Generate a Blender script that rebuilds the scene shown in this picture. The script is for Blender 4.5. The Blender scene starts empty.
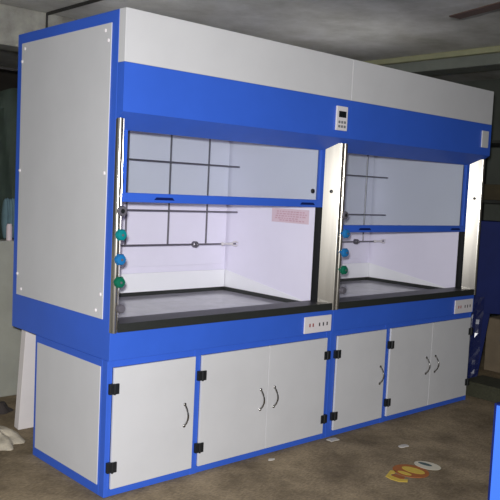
import bpy, bmesh, math, random
from mathutils import Vector, Matrix
random.seed(7)
S = bpy.context.scene
COL = S.collection

# ------------------------------------------------------------------ materials
def lin(c):
    c /= 255.0
    return c / 12.92 if c <= 0.04045 else ((c + 0.055) / 1.055) ** 2.4
def rgb(r, g, b): return (lin(r), lin(g), lin(b), 1)

def mat(name, col, rough=0.5, metal=0.0, spec=0.5, var=0.0, scale=8.0, bump=0.0, bscale=60.0,
        col2=None, stretch=(1, 1, 1), coat=0.0):
    m = bpy.data.materials.new(name); m.use_nodes = True
    nt = m.node_tree; b = nt.nodes['Principled BSDF']
    b.inputs['Roughness'].default_value = rough
    b.inputs['Metallic'].default_value = metal
    b.inputs['Specular IOR Level'].default_value = spec
    b.inputs['Coat Weight'].default_value = coat
    b.inputs['Base Color'].default_value = col
    if var or col2 or bump:
        tc = nt.nodes.new('ShaderNodeTexCoord'); mp = nt.nodes.new('ShaderNodeMapping')
        mp.inputs['Scale'].default_value = stretch
        nt.links.new(tc.outputs['Object'], mp.inputs['Vector'])
    if var or col2:
        n = nt.nodes.new('ShaderNodeTexNoise'); n.inputs['Scale'].default_value = scale
        n.inputs['Detail'].default_value = 6; n.inputs['Roughness'].default_value = .62
        r = nt.nodes.new('ShaderNodeValToRGB')
        r.color_ramp.elements[0].position = .32; r.color_ramp.elements[1].position = .68
        c2 = col2 or tuple(min(1, v * (1 + var)) for v in col[:3]) + (1,)
        c1 = col if col2 else tuple(v * (1 - var) for v in col[:3]) + (1,)
        r.color_ramp.elements[0].color = c1; r.color_ramp.elements[1].color = c2
        nt.links.new(mp.outputs[0], n.inputs['Vector'])
        nt.links.new(n.outputs['Fac'], r.inputs['Fac'])
        nt.links.new(r.outputs[0], b.inputs['Base Color'])
    if bump:
        n2 = nt.nodes.new('ShaderNodeTexNoise'); n2.inputs['Scale'].default_value = bscale
        n2.inputs['Detail'].default_value = 4
        bp = nt.nodes.new('ShaderNodeBump'); bp.inputs['Strength'].default_value = bump
        bp.inputs['Distance'].default_value = .01
        nt.links.new(mp.outputs[0], n2.inputs['Vector'])
        nt.links.new(n2.outputs['Fac'], bp.inputs['Height'])
        nt.links.new(bp.outputs[0], b.inputs['Normal'])
    return m

def glass_mat(name, tint, gloss, base=.04):
    m = bpy.data.materials.new(name); m.use_nodes = True
    nt = m.node_tree; nt.nodes.clear()
    o = nt.nodes.new('ShaderNodeOutputMaterial'); t = nt.nodes.new('ShaderNodeBsdfTransparent')
    g = nt.nodes.new('ShaderNodeBsdfGlossy'); x = nt.nodes.new('ShaderNodeMixShader')
    lw = nt.nodes.new('ShaderNodeLayerWeight'); lw.inputs['Blend'].default_value = .5
    pw = nt.nodes.new('ShaderNodeMath'); pw.operation = 'POWER'; pw.inputs[1].default_value = 5
    f = nt.nodes.new('ShaderNodeMath'); f.operation = 'MULTIPLY_ADD'; f.inputs[1].default_value = .37; f.inputs[2].default_value = base
    nt.links.new(lw.outputs['Facing'], pw.inputs[0]); nt.links.new(pw.outputs[0], f.inputs[0])
    g.inputs['Roughness'].default_value = gloss
    t.inputs['Color'].default_value = tint
    nt.links.new(f.outputs[0], x.inputs[0]); nt.links.new(t.outputs[0], x.inputs[1])
    nt.links.new(g.outputs[0], x.inputs[2]); nt.links.new(x.outputs[0], o.inputs[0])
    return m

M = {}
M['blue'] = mat('blue_powder_coat', rgb(54, 98, 206), .42, var=.05, scale=3, bump=.05, bscale=250)
M['grey'] = mat('light_grey_powder_coat', rgb(206, 206, 208), .55, var=.03, scale=3, bump=.04, bscale=250)
M['white'] = mat('white_liner', rgb(238, 234, 250), .5, var=.02, scale=3)
M['bright'] = mat('flash_bounce_white', rgb(246, 246, 250), .4, var=.02, scale=3)  # paler white that paints flash light reflected off the tray
M['black'] = mat('black_granite', rgb(44, 46, 44), .45, var=.25, scale=180)
M['tray'] = mat('polished_dark_tray', rgb(180, 178, 184), .16, var=.12, scale=6, spec=.6)
M['steel'] = mat('brushed_stainless', rgb(196, 190, 180), .19, metal=.88, var=.1, scale=40, stretch=(1, 1, .04))
M['chrome'] = mat('chrome', rgb(150, 148, 145), .18, metal=1, var=.03)
M['rod'] = mat('dull_steel_rod', rgb(128, 124, 132), .38, metal=.6, var=.06)
M['plastic'] = mat('black_plastic', rgb(30, 32, 34), .4, var=.1)
M['teal'] = mat('teal_knob', rgb(10, 125, 130), .35, var=.05)
M['bknob'] = mat('blue_knob', rgb(30, 110, 170), .35, var=.05)
M['gknob'] = mat('green_knob', rgb(10, 100, 75), .35, var=.05)
M['dknob'] = mat('grey_knob', rgb(95, 92, 100), .4, var=.05)
M['ivory'] = mat('ivory_plastic', rgb(225, 220, 222), .45, var=.02)
M['button'] = mat('grey_buttons', rgb(120, 122, 126), .5, var=.04)
M['red'] = mat('red_neon', rgb(150, 50, 45), .4, var=.05)
M['lcd'] = mat('dark_display', rgb(28, 32, 34), .15, var=.05)
M['pink'] = mat('pale_pink_notice', rgb(222, 198, 208), .6, var=.03)
M['pinkink'] = mat('faded_red_ink', rgb(205, 165, 178), .6, var=.04)
M['glass'] = glass_mat('sash_glass', (.932, .960, .954, 1), .02)
M['concrete'] = mat('ceiling_concrete', rgb(166, 164, 154), .95, col2=rgb(214, 213, 208), scale=1.9, bump=.12, bscale=22)
M['beamc'] = mat('beam_concrete', rgb(120, 118, 110), .9, col2=rgb(185, 183, 172), scale=3.5, bump=.3, bscale=30)
M['dimbeam'] = mat('stained_beam', rgb(112, 116, 108), .9, var=.12, scale=4)
M['soffit'] = mat('yellowed_plaster', rgb(150, 150, 118), .9, var=.1, scale=4)
M['lowwall'] = mat('grey_plaster', rgb(154, 154, 143), .9, var=.1, scale=3, bump=.2, bscale=20)
M['darkwall'] = mat('unlit_room_dark', rgb(52, 48, 42), .95, var=.35, scale=2)  # dark colour stands in for the unlit room beyond the opening
M['sidewall'] = mat('dim_wall', rgb(88, 92, 84), .95, var=.2, scale=1.5)
M['board'] = mat('white_board', rgb(222, 216, 214), .6, var=.03)
M['sack'] = mat('dusty_cloth', rgb(196, 186, 166), .95, var=.2, scale=12, bump=.5, bscale=40)
M['rag'] = mat('dark_rag', rgb(58, 52, 50), .95, var=.3, scale=10, bump=.5, bscale=40)
M['tarp'] = mat('dark_green_tarpaulin', rgb(44, 56, 46), .8, var=.3, scale=6, bump=.4, bscale=14)
M['tealcloth'] = mat('grey_teal_cloth', rgb(84, 108, 114), .9, var=.15, scale=8)
M['post'] = mat('pinkish_white_paint', rgb(200, 186, 188), .7, var=.06)
M['pipe'] = mat('dark_conduit', rgb(48, 46, 44), .6, var=.2)
M['fan'] = mat('brown_fan_blade', rgb(92, 72, 60), .5, var=.1)
M['dblue'] = mat('dark_blue_panel', rgb(17, 30, 86), .6, spec=.12, var=.12, scale=4)
M['film'] = glass_mat('plastic_film', (.88, .90, .97, 1), .34, .14)
M['card'] = mat('brown_cardboard', rgb(122, 108, 88), .9, var=.1, scale=8)
M['crate'] = mat('dark_olive_wood', rgb(60, 60, 44), .9, var=.25, scale=10, stretch=(1, 6, 6))
M['lblue'] = mat('bright_blue_panel', rgb(58, 110, 228), .5, var=.04, scale=4)
M['yellow'] = mat('yellow_paint', rgb(206, 176, 70), .7, var=.08, scale=30)
M['orange'] = mat('orange_paint', rgb(158, 92, 40), .7, var=.1, scale=30)
M['cream'] = mat('cream_paint', rgb(205, 198, 178), .7, var=.05, scale=30)
M['ink'] = mat('dark_teal_ink', rgb(75, 92, 92), .7, var=.1)
M['paper'] = mat('white_scrap', rgb(190, 186, 180), .9, var=.05)
M['rack'] = mat('dark_rack_steel', rgb(46, 48, 44), .7, var=.2)
M['tan'] = mat('dull_tan_carton', rgb(70, 62, 44), .9, var=.15)

def floor_material():
    m = bpy.data.materials.new('rough_concrete_floor'); m.use_nodes = True
    nt = m.node_tree; b = nt.nodes['Principled BSDF']; L = nt.links.new
    tc = nt.nodes.new('ShaderNodeTexCoord')
    def noise(sc, det, stretch=(1, 1, 1), rot=0):
        mp = nt.nodes.new('ShaderNodeMapping'); mp.inputs['Scale'].default_value = stretch
        mp.inputs['Rotation'].default_value = (0, 0, rot)
        n = nt.nodes.new('ShaderNodeTexNoise'); n.inputs['Scale'].default_value = sc
        n.inputs['Detail'].default_value = det; n.inputs['Roughness'].default_value = .65
        L(tc.outputs['Object'], mp.inputs['Vector']); L(mp.outputs[0], n.inputs['Vector']); return n
    def ramp(n, p0, c0, p1, c1):
        r = nt.nodes.new('ShaderNodeValToRGB'); e = r.color_ramp.elements
        e[0].position = p0; e[0].color = c0; e[1].position = p1; e[1].color = c1
        L(n.outputs['Fac'], r.inputs['Fac']); return r
    base = ramp(noise(2.6, 8), .34, rgb(110, 97, 77), .68, rgb(174, 157, 129))
    fine = ramp(noise(38, 6, (1, 2.5, 1), .7), .35, (.62, .60, .58, 1), .7, (1.12, 1.1, 1.06, 1))
    mul = nt.nodes.new('ShaderNodeMixRGB'); mul.blend_type = 'MULTIPLY'; mul.inputs[0].default_value = 1
    L(base.outputs[0], mul.inputs[1]); L(fine.outputs[0], mul.inputs[2])
    streak = ramp(noise(5, 5, (1, 4, 1), -.5), .66, (0, 0, 0, 1), .76, (.45, .45, .45, 1))
    mx = nt.nodes.new('ShaderNodeMixRGB'); mx.inputs[2].default_value = rgb(176, 164, 146)
    L(streak.outputs[0], mx.inputs[0]); L(mul.outputs[0], mx.inputs[1])
    L(mx.outputs[0], b.inputs['Base Color'])
    b.inputs['Roughness'].default_value = .8; b.inputs['Specular IOR Level'].default_value = .3
    bp = nt.nodes.new('ShaderNodeBump'); bp.inputs['Strength'].default_value = .35; bp.inputs['Distance'].default_value = .01
    L(noise(45, 5).outputs['Fac'], bp.inputs['Height']); L(bp.outputs[0], b.inputs['Normal'])
    return m
M['floor'] = floor_material()

# ------------------------------------------------------------------ mesh helpers
def tag(o, label=None, cat=None, group=None, kind=None):
    if label: o['label'] = label
    if cat: o['category'] = cat
    if group: o['group'] = group
    if kind: o['kind'] = kind
    return o

def thing(name, loc, label, cat, group=None):
    o = bpy.data.objects.new(name, None); COL.objects.link(o)
    o.location = loc; o.empty_display_size = .1
    return tag(o, label, cat, group)

def origin_of(parent):
    v = Vector((0, 0, 0))
    while parent: v += parent.location; parent = parent.parent
    return v

class MB:
    def __init__(s): s.bm = bmesh.new()
    def box(s, x0, x1, y0, y1, z0, z1, bev=0.0, seg=2):
        t = bmesh.new(); bmesh.ops.create_cube(t, size=1)
        for v in t.verts:
            v.co = Vector(((x0 + x1) / 2 + v.co.x * (x1 - x0), (y0 + y1) / 2 + v.co.y * (y1 - y0), (z0 + z1) / 2 + v.co.z * (z1 - z0)))
        if bev: bmesh.ops.bevel(t, geom=t.edges[:], offset=bev, segments=seg, affect='EDGES', profile=.5)
        return s.add(t)
    def add(s, t, mtx=None):
        if mtx is not None: bmesh.ops.transform(t, matrix=mtx, verts=t.verts)
        me = bpy.data.meshes.new('t'); t.to_mesh(me); t.free(); s.bm.from_mesh(me); bpy.data.meshes.remove(me); return s
    def prism(s, poly, axis, a, b, bev=0.0):
        t = bmesh.new()
        def P(u, v, w): return {'x': (w, u, v), 'y': (u, w, v), 'z': (u, v, w)}[axis]
        f = t.faces.new([t.verts.new(P(u, v, a)) for u, v in poly])
        r = bmesh.ops.extrude_face_region(t, geom=[f])
        d = Vector(P(0, 0, b - a)) 
        bmesh.ops.translate(t, vec=d, verts=[v for v in r['geom'] if isinstance(v, bmesh.types.BMVert)])
        bmesh.ops.recalc_face_normals(t, faces=t.faces[:])
        if bev: bmesh.ops.bevel(t, geom=t.edges[:], offset=bev, segments=2, affect='EDGES', profile=.5)
        return s.add(t)
    def tube(s, pts, r, n=12, r_end=None):
        pts = [Vector(p) for p in pts]; t = bmesh.new(); rings = []
        for i, p in enumerate(pts):
            d = (pts[min(i + 1, len(pts) - 1)] - pts[max(i - 1, 0)]).normalized()
            a = d.cross(Vector((0, 0, 1)) if abs(d.z) < .9 else Vector((1, 0, 0))).normalized(); b = d.cross(a)
            rr = r if r_end is None else r + (r_end - r) * i / (len(pts) - 1)
            rings.append([t.verts.new(p + (a * math.cos(k * 2 * math.pi / n) + b * math.sin(k * 2 * math.pi / n)) * rr) for k in range(n)])
        for A, B in zip(rings, rings[1:]):
            for k in range(n): t.faces.new((A[k], A[(k + 1) % n], B[(k + 1) % n], B[k]))
        t.faces.new(rings[0][::-1]); t.faces.new(rings[-1])
        bmesh.ops.recalc_face_normals(t, faces=t.faces[:])
        return s.add(t)
    def lathe(s, prof, mtx, n=24):
        """prof: (radius, height) pairs along local z"""
        t = bmesh.new(); rings = []
        for r, h in prof:
            rings.append([t.verts.new((max(r, 1e-4) * math.cos(k * 2 * math.pi / n), max(r, 1e-4) * math.sin(k * 2 * math.pi / n), h)) for k in range(n)])
        for A, B in zip(rings, rings[1:]):
            for k in range(n): t.faces.new((A[k], A[(k + 1) % n], B[(k + 1) % n], B[k]))
        t.faces.new(rings[0][::-1]); t.faces.new(rings[-1])
        bmesh.ops.recalc_face_normals(t, faces=t.faces[:])
        return s.add(t, mtx)
    def ball(s, c, r, sc=(1, 1, 1), u=16):
        t = bmesh.new(); bmesh.ops.create_uvsphere(t, u_segments=u, v_segments=u // 2, radius=r)
        return s.add(t, Matrix.Translation(c) @ Matrix.Diagonal((*sc, 1)))
    def build(s, name, m, parent=None, smooth=True, loc=None):
        o0 = origin_of(parent) if parent else Vector(loc or (0, 0, 0))
        me = bpy.data.meshes.new(name)
        bmesh.ops.translate(s.bm, vec=-o0, verts=s.bm.verts)
        s.bm.to_mesh(me); s.bm.free()
        me.materials.append(m)
        if smooth:
            me.shade_smooth()
            me.set_sharp_from_angle(angle=math.radians(35))
        o = bpy.data.objects.new(name, me); COL.objects.link(o)
        if smooth:
            wn = o.modifiers.new('weighted_normal', 'WEIGHTED_NORMAL'); wn.keep_sharp = True; wn.weight = 100
        if parent: o.parent = parent
        else: o.location = o0
        return o

FWD = Matrix.Rotation(math.radians(90), 4, 'X')            # local z -> -y
def facing(x, y, z): return Matrix.Translation((x, y, z)) @ FWD

# ------------------------------------------------------------------ the setting
def struct(name, mb, m): return tag(mb.build(name, m, smooth=False), kind='structure')
struct('floor', MB().box(-7, 7, -8, 6.5, -.1, 0), M['floor'])
struct('ceiling', MB().box(-7, 7, -8, 6.5, 3.0, 3.15), M['concrete'])
struct('trim_1', MB().box(-7, 4.45, 2.98, 3.25, 2.67, 3.0, .012), M['beamc'])                 # concrete beam over the back opening
struct('trim_2', MB().box(4.45, 4.75, -8, 2.98, 2.945, 3.0, .006), M['soffit'])              # plaster ledge along the right
struct('trim_3', MB().box(4.50, 4.80, -8, 2.98, 2.84, 2.945, .006), M['dimbeam'])           # beam under the ledge
struct('wall_back', MB().box(-7, 7, 6.4, 6.5, 0, 3.0), M['darkwall'])
struct('wall_right', MB().box(6.2, 6.35, -8, 6.4, 0, 3.0), M['sidewall'])
struct('wall_front', MB().box(1.5, 6.2, -8, -7.85, 0, 3.0), M['sidewall'])
struct('wall_low', MB().box(-7, 2.6, 1.95, 2.1, 0, 1.13, .01), M['lowwall'])

# ------------------------------------------------------------------ fume hoods
W, H, D, Z0 = 1.647, 2.4, 1.069, .697
def fume_hood(ox, label, bar_z, knob_mats, display, left_panel, notice):
    t = thing('fume_hood', (ox, 0, Z0), label, 'fume hood', 'fume hoods standing side by side')
    e = .0008                                                # hair gap between neighbours
    X = lambda x: ox + x
    b = MB()
    b.box(X(e), X(.03), 0, D, Z0, H, .003); b.box(X(W - .03), X(W - e), 0, D, Z0, H, .003)
    b.box(X(.03), X(W - .03), D - .03, D, Z0, H); b.box(X(.03), X(W - .03), 0, D - .03, H - .02, H)
    b.box(X(.03), X(W - .03), .05, D - .03, Z0, Z0 + .02)
    b.build('body_shell', M['blue'], t)
    def side_panel(x0, x1, xs):
        p = MB().box(X(x0), X(x1), .056, 1.012, .897, 2.343, .0025).build('side_panel', M['grey'], t)
        for y, z in ((.11, 2.31), (.08, 2.26), (.97, 2.31), (1.0, 2.24), (.08, 1.62), (1.0, 1.62),
                     (.08, 1.02), (.12, .935), (1.0, 1.02), (.95, .935)):
            MB().lathe([(.0095, 0), (.0095, .003), (.006, .006), (0, .0065)],
                       Matrix.Translation((X(xs), y, z)) @ Matrix.Rotation(math.radians(-90 if left_panel else 90), 4, 'Y'), 12).build('screw', M['ivory'], p)
    side_panel(-.004, .001, -.004) if left_panel else side_panel(W - .001, W + .004, W + .004)
    # white lining: walls, back, roof
    l = MB()
    l.box(X(.0305), X(.047), .10, 1.02, .80, 2.1); l.box(X(1.600), X(W - .0305), .10, 1.02, .80, 2.1)
    l.box(X(.0305), X(W - .0305), 1.02, D - .031, .80, 2.1); l.box(X(.0305), X(W - .0305), .08, D - .031, 2.1, 2.115)
    l.build('liner', M['white'], t)
    bk = MB().box(X(.07), X(1.577), .998, 1.006, 1.03, 2.02, .002)
    bk.build('baffle', M['white'], t)
    sp_ = MB().box(X(.0605), X(1.5865), .9975, 1.0055, .8625, .987, .001)  # brighter strip standing in for flash bounced up the back wall
    tag(sp_.build('flash_bounce_panel', M['bright'], t), 'flash bounce painted as a bright white strip on the lower back wall')
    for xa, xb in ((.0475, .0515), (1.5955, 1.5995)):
        MB().prism([(1.0055, .8625), (1.0055, .987), (.21, .868), (.21, .8625)], 'x', X(xa), X(xb)).build('flash_bounce_panel', M['bright'], t)  # wedge shaped like the reflected flash on the side walls
    # canopy
    MB().box(X(.0015), X(W - .0015), -.059, -.0005, 2.149, H, .003).build('fascia', M['grey'], t)
    MB().prism([(-.059, 2.148), (-.059, 1.915), (.062, 1.838), (.078, 1.838), (.078, 2.148)], 'x', X(.031), X(W - .031), 0).prism(
        [(-.059, 2.148), (-.059, 1.915), (-.0006, 1.878), (-.0006, 2.148)], 'x', X(.0015), X(.0310), 0).prism(
        [(-.059, 2.148), (-.059, 1.915), (-.0006, 1.878), (-.0006, 2.148)], 'x', X(W - .0310), X(W - .0015), 0).build('valance', M['blue'], t)
    # apron and worktop
    MB().box(X(.001), X(W - .001), -.012, .048, Z0 + .001, .839, .003).build('apron', M['blue'], t)
    wk = MB().prism([(X(.032), -.03), (X(W - .032), -.03), (X(W - .09), .052), (X(W - .047), .052), (X(W - .047), .125), (X(.047), .125), (X(.047), .052), (X(.09), .052)], 'z', .840, .885, .004)
    wk.box(X(.047), X(1.60), 1.006, 1.02, .81, .862); wk.box(X(.047), X(.06), .125, 1.006, .81, .862); wk.box(X(1.587), X(1.60), .125, 1.006, .81, .862)
    wk = wk.build('worktop', M['black'], t)
    MB().box(X(.0602), X(1.5868), .1252, 1.0058, .812, .836).build('tray', M['tray'], wk)
    # stainless pillars with a splayed inner face
    def pillar(sgn):
        c = (lambda x: X(x)) if sgn > 0 else (lambda x: X(W - x))
        nose = [(.0168 - .0152 * math.cos(k * math.pi / 9), -.018 - .015 * math.sin(k * math.pi / 9)) for k in range(9)]
        prof = nose + [(.0325, -.024), (.087, .052), (.0315, .052), (.0315, -.001), (.0016, -.001)]
        p = MB().prism([(c(u), v) for u, v in prof], 'z', .8395, 1.886, 0).build('pillar', M['steel'], t)
        nx, ny = .824, -.567
        q = Vector((c(.0585), .0105, 1.585)); d = Vector((nx * sgn, ny, 0))
        mtx = Matrix.Translation(q) @ d.to_track_quat('Z', 'Y').to_matrix().to_4x4()
        MB().lathe([(.011, 0), (.011, .002), (.008, .004), (0, .004)], mtx, 16).build('plug', M['plastic'], p)
        return p
    lp = pillar(1); pillar(-1)
    for sg in (1, -1):
        c = (lambda x: X(x)) if sg > 0 else (lambda x: X(W - x))
        u = sorted((c(.070), c(.0465))); v = sorted((c(.0699), c(.102)))
        MB().box(u[0], u[1], .0525, .099, .886, 1.9).box(v[0], v[1], .0945, .099, .886, 1.9).build('sash_track', M['plastic'], t)
    # sliding sash
    f = MB()
    f.box(X(.095), X(W - .095), .055, .083, bar_z, bar_z + .047, .003)
    for s in (1, -1):
        c = (lambda x: X(x)) if s > 0 else (lambda x: X(W - x))
        xs = sorted((c(.072), c(.112)))
        f.box(xs[0], xs[1], .060, .088, bar_z - .0, 1.99, .002)
    sash = f.build('sash', M['blue'], t)
    g = MB(); g.box(X(.110), X(W - .110), .067, .073, bar_z + .045, 2.0)
    tag(g.build('glass_pane', M['glass'], sash), 'clear glass pane')
    for x in (.28, 1.36):
        MB().prism([(X(x), bar_z + .014), (X(x + .13), bar_z + .014), (X(x + .115), bar_z + .028), (X(x + .015), bar_z + .028)], 'y', .0525, .056).build('finger_pull', M['dblue'], sash)
    if left_panel:
        MB().lathe([(.014, 0), (.014, .008), (.01, .011), (0, .011)], facing(X(1.475), .067, bar_z + .10), 16).build('lock', M['plastic'], sash)
    # service valves on the left pillar
    for z, k in zip((1.327, 1.208, 1.098), knob_mats):
        kn = MB()
        kn.lathe([(.008, -.012), (.008, .012), (.022, .014), (.027, .020), (.027, .034), (.023, .042), (.012, .044), (0, .044)], facing(X(.006), -.0325 - .012, z), 28)
        for i in range(6):
            a = i * math.pi / 3
            kn.box(X(.006) + .026 * math.cos(a) - .004, X(.006) + .026 * math.cos(a) + .004, -.079, -.066, z + .026 * math.sin(a) - .004, z + .026 * math.sin(a) + .004, .002)
        o = kn.build('valve_knob', M[k], t); tag(o, {'teal': 'teal', 'bknob': 'blue', 'gknob': 'green'}[k] + ' valve knob')
        MB().lathe([(.006, 0), (.006, .003), (0, .0035)], facing(X(.006), -.0885, z), 16).build('index_cap', M['dknob'], o)
    so = MB().lathe([(.026, 0), (.026, .008), (.022, .014), (.012, .014), (.011, .006), (0, .006)], facing(X(.030), -.0325, 1.44), 24).build('service_outlet', M['dknob'], t)
    MB().lathe([(.0105, 0), (.0105, .008), (0, .008)], facing(X(.030), -.0385, 1.44), 16).build('outlet_hole', M['plastic'], so)
    MB().lathe([(.012, 0), (.012, .01), (.022, .012), (.022, .03), (.018, .036), (0, .036)], facing(X(.030), -.0325, .965), 20).build('tap_knob', M['dknob'], t)
    # rod lattice
    yl = .78
    la = MB()
    for x in (.27, .588, .908, 1.222): la.tube([(X(x), yl, 1.195), (X(x), yl, 2.095)], .0058, 10)
    for z in (1.195, 1.413, 1.722): la.tube([(X(.05), yl - .0105, z), (X(1.482), yl - .0105, z)], .0058, 10)
    la = la.build('rod_lattice', M['rod'], t)
    def boss(x, z):
        MB().lathe([(.021, 0), (.021, .026), (.015, .031), (0, .031)], facing(X(x), yl + .004, z), 18).ball((X(x), yl - .035, z), .012).build('boss_head', M['rod'], la)
    boss(1.125, 1.195)
    cl = MB().tube([(X(1.36), yl - .011, 1.195), (X(1.44), yl - .011, 1.195)], .0078, 10).ball((X(1.36), yl - .011, 1.195), .013).box(X(1.425), X(1.45), yl - .021, yl - .001, 1.186, 1.204, .004)
    for s in (1, -1):
        cl.tube([(X(1.445), yl - .011, 1.195), (X(1.46), yl - .011, 1.195 + s * .012), (X(1.485), yl - .011, 1.195 + s * .015), (X(1.5), yl - .011, 1.195 + s * .008)], .005, 8)
    cl.build('clamp', M['ivory'], la)
    # small fittings
    sp = MB().box(X(1.376), X(1.622), -.022, -.0125, .707, .811, .004).build('socket_plate', M['ivory'], t)
    for i, x in enumerate((1.418, 1.447, 1.505, 1.540, 1.575)):
        MB().box(X(x), X(x + .010), -.0245, -.0215, .746, .768, .002).build('socket_slot' if i > 1 else 'switch', M['plastic' if i > 1 else 'red'], sp)
    if display:
        cp = MB().box(X(1.508), X(1.609), -.072, -.0595, 1.957, 2.104, .004).build('control_panel', M['ivory'], t)
        MB().box(X(1.526), X(1.592), -.0745, -.0715, 2.036, 2.074, .001).build('display', M['lcd'], cp)
        for r in range(2):
            for k in range(3):
                MB().box(X(1.524 + k * .025), X(1.542 + k * .025), -.0745, -.0715, 1.974 + r * .026, 1.989 + r * .026, .002).build('button', M['button'], cp)
    else:
        MB().box(X(1.508), X(1.598), -.070, -.0595, 1.970, 2.096, .004).build('blank_plate', M['grey'], t)
    if notice:
        n = MB().box(X(1.5988), X(1.5999), .20, .545, 1.365, 1.457).build('notice', M['pink'], t)
        for z, y0, y1 in ((1.438, .24, .50), (1.423, .22, .52), (1.408, .23, .51), (1.393, .30, .52), (1.380, .24, .48)):
            y = y0
            while y < y1 - .02:
                w = random.uniform(.012, .03)
                MB().box(X(1.5984), X(1.5989), y, y + w, z - .004, z + .004).build('print_mark', M['pinkink'], n); y += w + .009
    return t
fume_hood(0, 'blue and grey fume hood at the near end, with display panel and higher sash bar', 1.482, ('teal', 'bknob', 'gknob'), True, True, True)
fume_hood(W, 'blue and grey fume hood at the far end, with blank plate and lower sash bar', 1.325, ('bknob', 'bknob', 'gknob'), False, False, False)

# ------------------------------------------------------------------ base cabinets
BD = .764
def base_cabinet(ox, label, posts, doors, hinges, handles, left_panel):
    t = thing('base_cabinet', (ox, 0, 0), label, 'cabinet', 'base cabinets under the fume hoods')
    X = lambda x: ox + x
    e = .0008
    c = MB()
    for i, (a, b) in enumerate(posts):
        c.box(X(max(a, e)), X(min(b, W - e)), 0, .05, 0, Z0 - .0005, .004 if i in (0,) else .002)
    c.box(X(.012), X(W - .012), .002, .04, .002, .040); c.box(X(.012), X(W - .012), .002, .049, .662, Z0 - .001)
    for x0, x1 in ((e, .02), (W - .02, W - e)):
        c.box(X(x0), X(x1), .05, BD, 0, Z0 - .0005, .003)
    c.box(X(.02), X(W - .02), BD - .02, BD, .0, Z0 - .0005); c.box(X(.02), X(W - .02), .05, BD - .02, .03, .045)
    c.build('carcass', M['blue'], t)
    if left_panel: MB().box(X(-.003), X(.002), .060, .735, .052, .659, .002).build('side_panel', M['grey'], t)
    else: MB().box(X(W - .002), X(W + .003), .060, .735, .052, .659, .002).build('side_panel', M['grey'], t)
    ds = []
    for a, b in doors:
        ds.append(MB().box(X(a + .0015), X(b - .0015), -.013, .0015, .042, .661, .002).build('door', M['grey'], t))
    for i, x, z in hinges:
        h = MB()
        h.box(X(x) - .027, X(x) - .002, -.020, -.0005 if ((x < doors[i][0] + .1)) else -.0132, z - .027, z + .027, .003)
        h.box(X(x) + .002, X(x) + .027, -.023, -.0132 if (x < doors[i][0] + .1) else -.0005, z - .027, z + .027, .003)
        h.tube([(X(x), -.0215, z - .028), (X(x), -.0215, z + .028)], .006, 10)
        h.build('hinge', M['plastic'], ds[i])
    for i, x in handles:
        pts = [(X(x), -.013 - .034 * math.sin(math.pi * k / 12) ** .8, .290 + .118 * k / 12) for k in range(13)]
        h = MB().tube(pts, .0052, 10)
        for z in (.290, .408): h.lathe([(.009, 0), (.009, .004), (.006, .007), (0, .007)], facing(X(x), -.0131, z), 14)
        h.build('handle', M['chrome'], ds[i])
    return t
base_cabinet(0, 'blue framed grey three-door base cabinet under the near fume hood',
             [(0, .032), (.547, .590), (1.607, W)], [(.032, .547), (.590, 1.0985), (1.0985, 1.607)],
             [(0, .034, .556), (0, .034, .156), (1, .592, .551), (1, .592, .148), (2, 1.606, .549), (2, 1.606, .136)],
             [(0, .482), (1, 1.041), (2, 1.152)], True)
base_cabinet(W, 'blue framed grey three-door base cabinet under the far fume hood',
             [(0, .058), (.564, .614), (1.626, W)], [(.058, .564), (.614, 1.112), (1.112, 1.626)],
             [(0, .060, .545), (0, .060, .138), (1, .620, .548), (1, .620, .141), (2, 1.624, .553), (2, 1.624, .150)],
             [(0, .515), (1, 1.055), (2, 1.168)], False)

# ------------------------------------------------------------------ left background
bd = MB().box(.09, .95, -.03, .03, 0, .98, .004)
bd = bd.build('white_board', M['board']); bd.location = (.035, 1.24, .0035); bd.rotation_euler = (math.radians(6.5), 0, 0)
tag(bd, 'white board leaning on the back of the near fume hood', 'board')

def crumple(name, cx, cy, rx, ry, h, m, label, cat, seed, n=40, z0=0.001):
    rnd = random.Random(seed); ph = [(rnd.uniform(4, 18), rnd.uniform(4, 18), rnd.uniform(0, 6)) for _ in range(7)]
    t = bmesh.new(); top = []; nr = 16
    def hgt(u, r):
        x, y = r * math.cos(u), r * math.sin(u)
        f = .55 + .45 * sum(math.sin(a * x * .5 + b * y * .5 + c) for a, b, c in ph) / 4
        return z0 + h * max(0.03, f) * (1 - r ** 2.4) + .002
    for i in range(nr + 1):
        r = i / nr; ring = []
        for k in range(n):
            u = 2 * math.pi * k / n; ro = 1 + .16 * math.sin(3 * u + ph[0][2]) + .09 * math.sin(7 * u + ph[1][2])
            ring.append(t.verts.new((cx + rx * r * ro * math.cos(u), cy + ry * r * ro * math.sin(u), hgt(u, max(r, .02)))))
        top.append(ring)
    for A, B in zip(top, top[1:]):
        for k in range(n): t.faces.new((A[k], A[(k + 1) % n], B[(k + 1) % n], B[k]))
    t.faces.new(top[0])
    low = [t.verts.new((v.co.x, v.co.y, z0)) for v in top[-1]]
    for k in range(n): t.faces.new((top[-1][k], top[-1][(k + 1) % n], low[(k + 1) % n], low[k]))
    t.faces.new(low[::-1]); bmesh.ops.recalc_face_normals(t, faces=t.faces[:])
    o = MB().add(t).build(name, m, loc=(cx, cy, 0)); return tag(o, label, cat)
crumple('cloth_sack', -.05, 1.17, .13, .27, .10, M['sack'], 'dusty beige cloth sack lying on the floor beside the white board', 'sack', 3)
crumple('rag', .17, 1.69, .13, .11, .10, M['rag'], 'dark rag heaped on the floor by the low grey wall', 'rag', 5)

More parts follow.
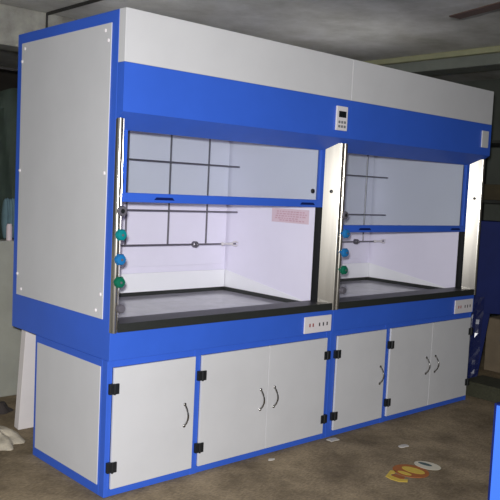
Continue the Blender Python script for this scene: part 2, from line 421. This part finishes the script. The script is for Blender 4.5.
# dark green tarpaulin hanging from the beam
t = bmesh.new(); nx, nz = 60, 16; g = []
for j in range(nz + 1):
    row = []
    for i in range(nx + 1):
        x = -.6 + 1.9 * i / nx; z = .001 + (2.26 + .06 * math.sin(x * 9)) * j / nz
        row.append(t.verts.new((x, 2.9 + .05 * math.sin(x * 17) * (1.2 - j / nz) + .02 * math.sin(x * 41 + j), z)))
    g.append(row)
for A, B in zip(g, g[1:]):
    for i in range(nx): t.faces.new((A[i], A[i + 1], B[i + 1], B[i]))
o = MB().add(t).build('tarpaulin', M['tarp'], loc=(.35, 2.9, 0)); sm = o.modifiers.new('thickness', 'SOLIDIFY'); sm.thickness = .006
tag(o, 'dark green tarpaulin hanging in the dark opening behind the hoods', 'tarpaulin')
rp = MB().tube([(-1.62, 2.966, 2.999), (-1.6, 2.966, 2.72), (-.2, 2.966, 2.53), (.55, 2.966, 2.475), (.85, 2.966, 2.478), (1.6, 2.966, 2.54), (2.6, 2.966, 2.72), (2.62, 2.966, 2.999)], .014, 8).build('cable', M['pipe'])
tag(rp, 'black cable sagging below the concrete beam at the left', 'cable')
cl = MB()
for k in range(5): cl.ball((.395 + .018 * k, 2.055 + .004 * math.sin(k * 2), 1.28 + .006 * (k % 2)), .085, (.28, .45, 1.75), 14)
tag(cl.build('cloth', M['tealcloth'], loc=(.43, 2.03, 1.13)), 'grey teal cloth bunched on top of the low wall', 'cloth')
tag(MB().lathe([(.021, 0), (.021, .10), (.017, .112), (.017, .118), (0, .118)], Matrix.Translation((.392, 1.975, 1.1302)), 18).build('plastic_bottle', M['post'], loc=(.392, 1.975, 1.13)), 'small pinkish white plastic bottle standing on the low grey wall', 'bottle')
cp = thing('conduit_pipe', (1.15, 2.95, 2.68), 'dark conduit pipe along the ceiling with a drop down the beam', 'pipe')
MB().tube([(1.15, 2.962, 2.9862), (1.16, 1.8, 2.9862), (1.17, .3, 2.9862)], .014, 10).build('pipe_run', M['pipe'], cp)
MB().tube([(1.15, 2.9705, 2.9862), (1.15, 2.9705, 2.671)], .010, 10).build('pipe_drop', M['pipe'], cp)

# ------------------------------------------------------------------ ceiling fan at the right
FX, FY, FZ = 2.06, -1.157, 2.75
fan = thing('ceiling_fan', (FX, FY, 3.0), 'dark brown ceiling fan hanging at the upper right', 'fan')
MB().tube([(FX, FY, 3.0), (FX, FY, FZ + .05)], .012, 12).lathe([(.06, 0), (.05, .05), (.02, .06), (0, .06)], Matrix.Translation((FX, FY, 2.998)) @ Matrix.Rotation(math.pi, 4, 'X'), 24).build('down_rod', M['fan'], fan)
MB().lathe([(.03, -.06), (.10, -.05), (.13, -.02), (.13, .03), (.08, .06), (.02, .07), (0, .07)], Matrix.Translation((FX, FY, FZ)), 32).build('motor', M['fan'], fan)
a0 = math.atan2(.957, .288)
for k in range(3):
    bl = MB().box(.12, .88, -.045, .045, -.004, .004, .003)
    R = Matrix.Translation((FX, FY, FZ - .01)) @ Matrix.Rotation(a0 + k * 2 * math.pi / 3, 4, 'Z') @ Matrix.Rotation(math.radians(3), 4, 'X')
    bmesh.ops.transform(bl.bm, matrix=R, verts=bl.bm.verts); bl.build('blade', M['fan'], fan)

# ------------------------------------------------------------------ unseen fill lamps added behind the hoods to brighten the ceiling
M['tube'] = bpy.data.materials.new('fill_tube_glow'); M['tube'].use_nodes = True  # glow of the added ceiling fill lamps
_b = M['tube'].node_tree.nodes['Principled BSDF']; _b.inputs['Emission Color'].default_value = (1, .985, .96, 1); _b.inputs['Emission Strength'].default_value = 19
def fill_lamp(x, y, z, label):
    t = thing('fill_lamp', (x, y, 0), label, 'lamp', 'fill lamps added behind the fume hoods')
    MB().box(x - .62, x + .62, y - .03, y + .03, z - .085, z - .045, .004).build('fill_lamp_batten', M['ivory'], t)
    MB().tube([(x - .59, y, z), (x + .59, y, z)], .016, 14).build('tube', M['tube'], t)  # glowing tube of the added fill lamp
    for s_ in (-1, 1):
        MB().box(x + s_ * .605 - .012, x + s_ * .605 + .012, y - .018, y + .018, z - .046, z + .02, .003).build('lamp_holder', M['ivory'], t)
    MB().tube([(x, y, .02), (x, y, z - .086)], .016, 12).build('fill_lamp_pole', M['pipe'], t)
    MB().lathe([(.16, 0), (.16, .012), (.03, .03), (0, .03)], Matrix.Translation((x, y, .001)), 28).build('base_plate', M['pipe'], t)
fill_lamp(1.15, 1.62, 2.2, 'added fill lamp tube on a floor stand, unseen behind the near fume hood')
fill_lamp(3.1, 1.35, 2.25, 'added fill lamp tube on a floor stand, unseen behind the far fume hood')

# ------------------------------------------------------------------ right background
th = thing('steel_stand', (3.9, .13, 0), 'dark blue steel stand wrapped in clear film beyond the far fume hood', 'stand')
STAND = Matrix.Translation((3.9, .13, 0)) @ Matrix.Rotation(math.radians(-59.3), 4, 'Z')
def slab(poly, y0, y1):                                       # outline in (u, z), u along the stand's front
    m = MB().prism(poly, 'y', y0, y1, .004)
    bmesh.ops.transform(m.bm, matrix=STAND, verts=m.bm.verts); return m
slab([(-.40, .62), (.030, .62), (.002, 1.40), (-.40, 1.40)], -.02, .34).build('upper_body', M['dblue'], th)
slab([(-.40, 0), (-.125, 0), (-.050, .619), (-.40, .619)], 0, .32).build('lower_body', M['dblue'], th)
fl = bmesh.new(); rows = []; rw = random.Random(11)
for j in range(19):
    z = .06 + .70 * j / 18
    rows.append([fl.verts.new((-.39 + .27 * i / 10 + .0010 * j, -.045 + rw.uniform(-.012, .012) - .016 * math.sin(i * 1.7), z)) for i in range(11)])
for A_, B_ in zip(rows, rows[1:]):
    for i in range(10): fl.faces.new((A_[i], A_[i + 1], B_[i + 1], B_[i]))
f = MB().add(fl, STAND).build('plastic_wrap', M['film'], th, smooth=False)
tag(f, 'shiny clear plastic wrap')
bx = thing('cardboard_box', (4.65, .25, 0), 'brown cardboard box beside the wrapped blue stand', 'box')
MB().box(4.40, 4.95, -.05, .50, 0, .49, .006).build('carton', M['card'], bx)
MB().box(4.40, 4.95, -.045, .22, .491, .495).box(4.40, 4.95, .23, .495, .491, .495).build('flap', M['card'], bx)
cr = thing('wooden_crate', (3.56, -.15, 0), 'dark olive wooden crate on the floor past the far base cabinet', 'crate')
MB().box(3.42, 3.70, -.40, .10, 0, .10, .005).build('crate_body', M['crate'], cr)
MB().box(3.41, 3.71, -.41, .11, .101, .122, .004).build('crate_lid', M['crate'], cr)
rk = thing('storage_rack', (5.3, .55, 0), 'dark steel rack with cartons against the right wall', 'rack')
for x, y in ((5.0, .2), (5.0, 1.3), (5.5, .2), (5.5, 1.3)): MB().box(x - .02, x + .02, y - .02, y + .02, 0, 2.2, .003).build('upright', M['rack'], rk)
for z in (.3, .95, 1.55, 2.15): MB().box(4.98, 5.52, .18, 1.32, z, z + .03, .003).build('shelf', M['rack'], rk)
tag(MB().box(5.02, 5.45, .75, 1.22, 1.5805, 1.74, .006).build('carton', M['tan'], loc=(5.2, 1.0, 1.58)), 'dull tan carton on a shelf of the dark rack', 'box')

# ------------------------------------------------------------------ bright blue cabinet at the right foreground
bc = thing('blue_cabinet', (.95, -2.1, 0), 'bright blue low cabinet standing in the right foreground', 'cabinet')
c = MB()
for y0, y1 in ((-1.738, -1.712), (-2.50, -2.474)): c.box(.66, .70, y0, y1, 0, .80, .003)
c.box(.66, .70, -2.474, -1.738, 0, .05, .002); c.box(.66, .70, -2.474, -1.738, .785, .80, .002)
c.box(.70, 1.25, -2.50, -1.712, 0, .80, .003)
c.build('carcass', M['dblue'], bc)
MB().box(.655, .699, -2.472, -1.724, .052, .795, .003).build('side_panel', M['lblue'], bc)

# ------------------------------------------------------------------ flat marks and scraps on the floor
def ell(cx, cy, a, b, ang, n=32): return [(cx + a * math.cos(t) * math.cos(ang) - b * math.sin(t) * math.sin(ang), cy + a * math.cos(t) * math.sin(ang) + b * math.sin(t) * math.cos(ang)) for t in [2 * math.pi * k / n for k in range(n)]]
s1 = thing('floor_sticker', (1.50, -.67, 0), 'yellow bracket shaped sticker on the floor, nearest the near cabinet of three', 'sticker', 'stickers on the floor')
s2 = thing('floor_sticker', (1.66, -.67, 0), 'orange oval sticker with yellow centre on the floor, middle of three', 'sticker', 'stickers on the floor')
s3 = thing('floor_sticker', (1.80, -.70, 0), 'cream oval sticker with dark mark on the floor beside the orange one', 'sticker', 'stickers on the floor')
A = math.radians(-62)
MB().prism([(1.43, -.655), (1.532, -.612), (1.546, -.64), (1.515, -.656), (1.492, -.649), (1.465, -.667), (1.466, -.728), (1.495, -.761), (1.464, -.78), (1.428, -.749), (1.421, -.70)], 'z', .0005, .0028).build('bracket', M['yellow'], s1)
MB().prism([(1.491, -.658), (1.512, -.672), (1.512, -.73), (1.489, -.739), (1.468, -.726), (1.468, -.67)], 'z', .0005, .0022).build('orange_fill', M['orange'], s1)
MB().prism(ell(1.621, -.689, .098, .107, 0), 'z', .0005, .0028).build('outer_oval', M['orange'], s2)
MB().prism(ell(1.640, -.692, .040, .072, .1), 'z', .0029, .0036).build('inner_oval', M['yellow'], s2)
MB().prism(ell(1.560, -.690, .020, .044, .1), 'z', .0029, .0036).build('inner_bar', M['yellow'], s2)
MB().prism(ell(1.774, -.697, .060, .082, .1), 'z', .0032, .0046).build('oval', M['cream'], s3)
MB().prism(ell(1.780, -.676, .019, .045, .1), 'z', .0047, .0054).build('mark', M['ink'], s3)
def scrap(x, y, r, sd, label):
    rn = random.Random(sd)
    m = MB(); 
    p = [(x + r * rn.uniform(.6, 1.3) * math.cos(a), y + .6 * r * rn.uniform(.6, 1.3) * math.sin(a)) for a in [k * math.pi / 4 for k in range(8)]]
    tag(m.prism(p, 'z', .0005, .006).build('paper_scrap', M['paper'], loc=(x, y, 0)), label, 'scrap', 'scraps on the floor')
scrap(1.66, -.06, .05, 1, 'pale paper scrap on the floor at the joint of the two cabinets')
scrap(1.08, -.09, .022, 2, 'small white scrap on the floor below the double doors of the near cabinet')
scrap(1.95, -.40, .04, 4, 'dusty pale scrap on the floor between the cabinets and the stickers')

# ------------------------------------------------------------------ camera, flash and daylight
cam_loc = Vector((-2.0053, -3.1924, 1.57486))
pitch, roll, yaw, fpx = -.0792788, .0475641, .7408336, 764.49
fw = Vector((math.sin(yaw) * math.cos(pitch), math.cos(yaw) * math.cos(pitch), math.sin(pitch)))
rt = Vector((math.cos(yaw), -math.sin(yaw), 0)); up = rt.cross(fw)
r2 = rt * math.cos(roll) + up * math.sin(roll); u2 = -rt * math.sin(roll) + up * math.cos(roll)
cd = bpy.data.cameras.new('camera'); cam = bpy.data.objects.new('camera', cd); COL.objects.link(cam)
mw = Matrix((r2, u2, -fw)).transposed().to_4x4(); mw.translation = cam_loc; cam.matrix_world = mw
cd.sensor_width = 36; cd.lens = fpx / 500 * 36; cd.clip_start = .05; cd.clip_end = 100
S.camera = cam

ld = bpy.data.lights.new('camera_flash', 'SPOT'); ld.energy = 760; ld.color = (1, .995, 1.0); ld.shadow_soft_size = .03
ld.spot_size = math.radians(105); ld.spot_blend = 1.0
lo = bpy.data.objects.new('camera_flash', ld); COL.objects.link(lo); lo.location = cam_loc - r2 * .03 + u2 * .07
lo.rotation_euler = (Vector((.8, 0, .62)) - lo.location).to_track_quat('-Z', 'Y').to_euler()

w = bpy.data.worlds.new('world'); S.world = w; w.use_nodes = True
bg = w.node_tree.nodes['Background']; bg.inputs[0].default_value = (.92, .97, 1.0, 1); bg.inputs[1].default_value = .37
S.view_settings.view_transform = 'Standard'; S.view_settings.look = 'None'
S.view_settings.gamma = 1; S.view_settings.exposure = 0
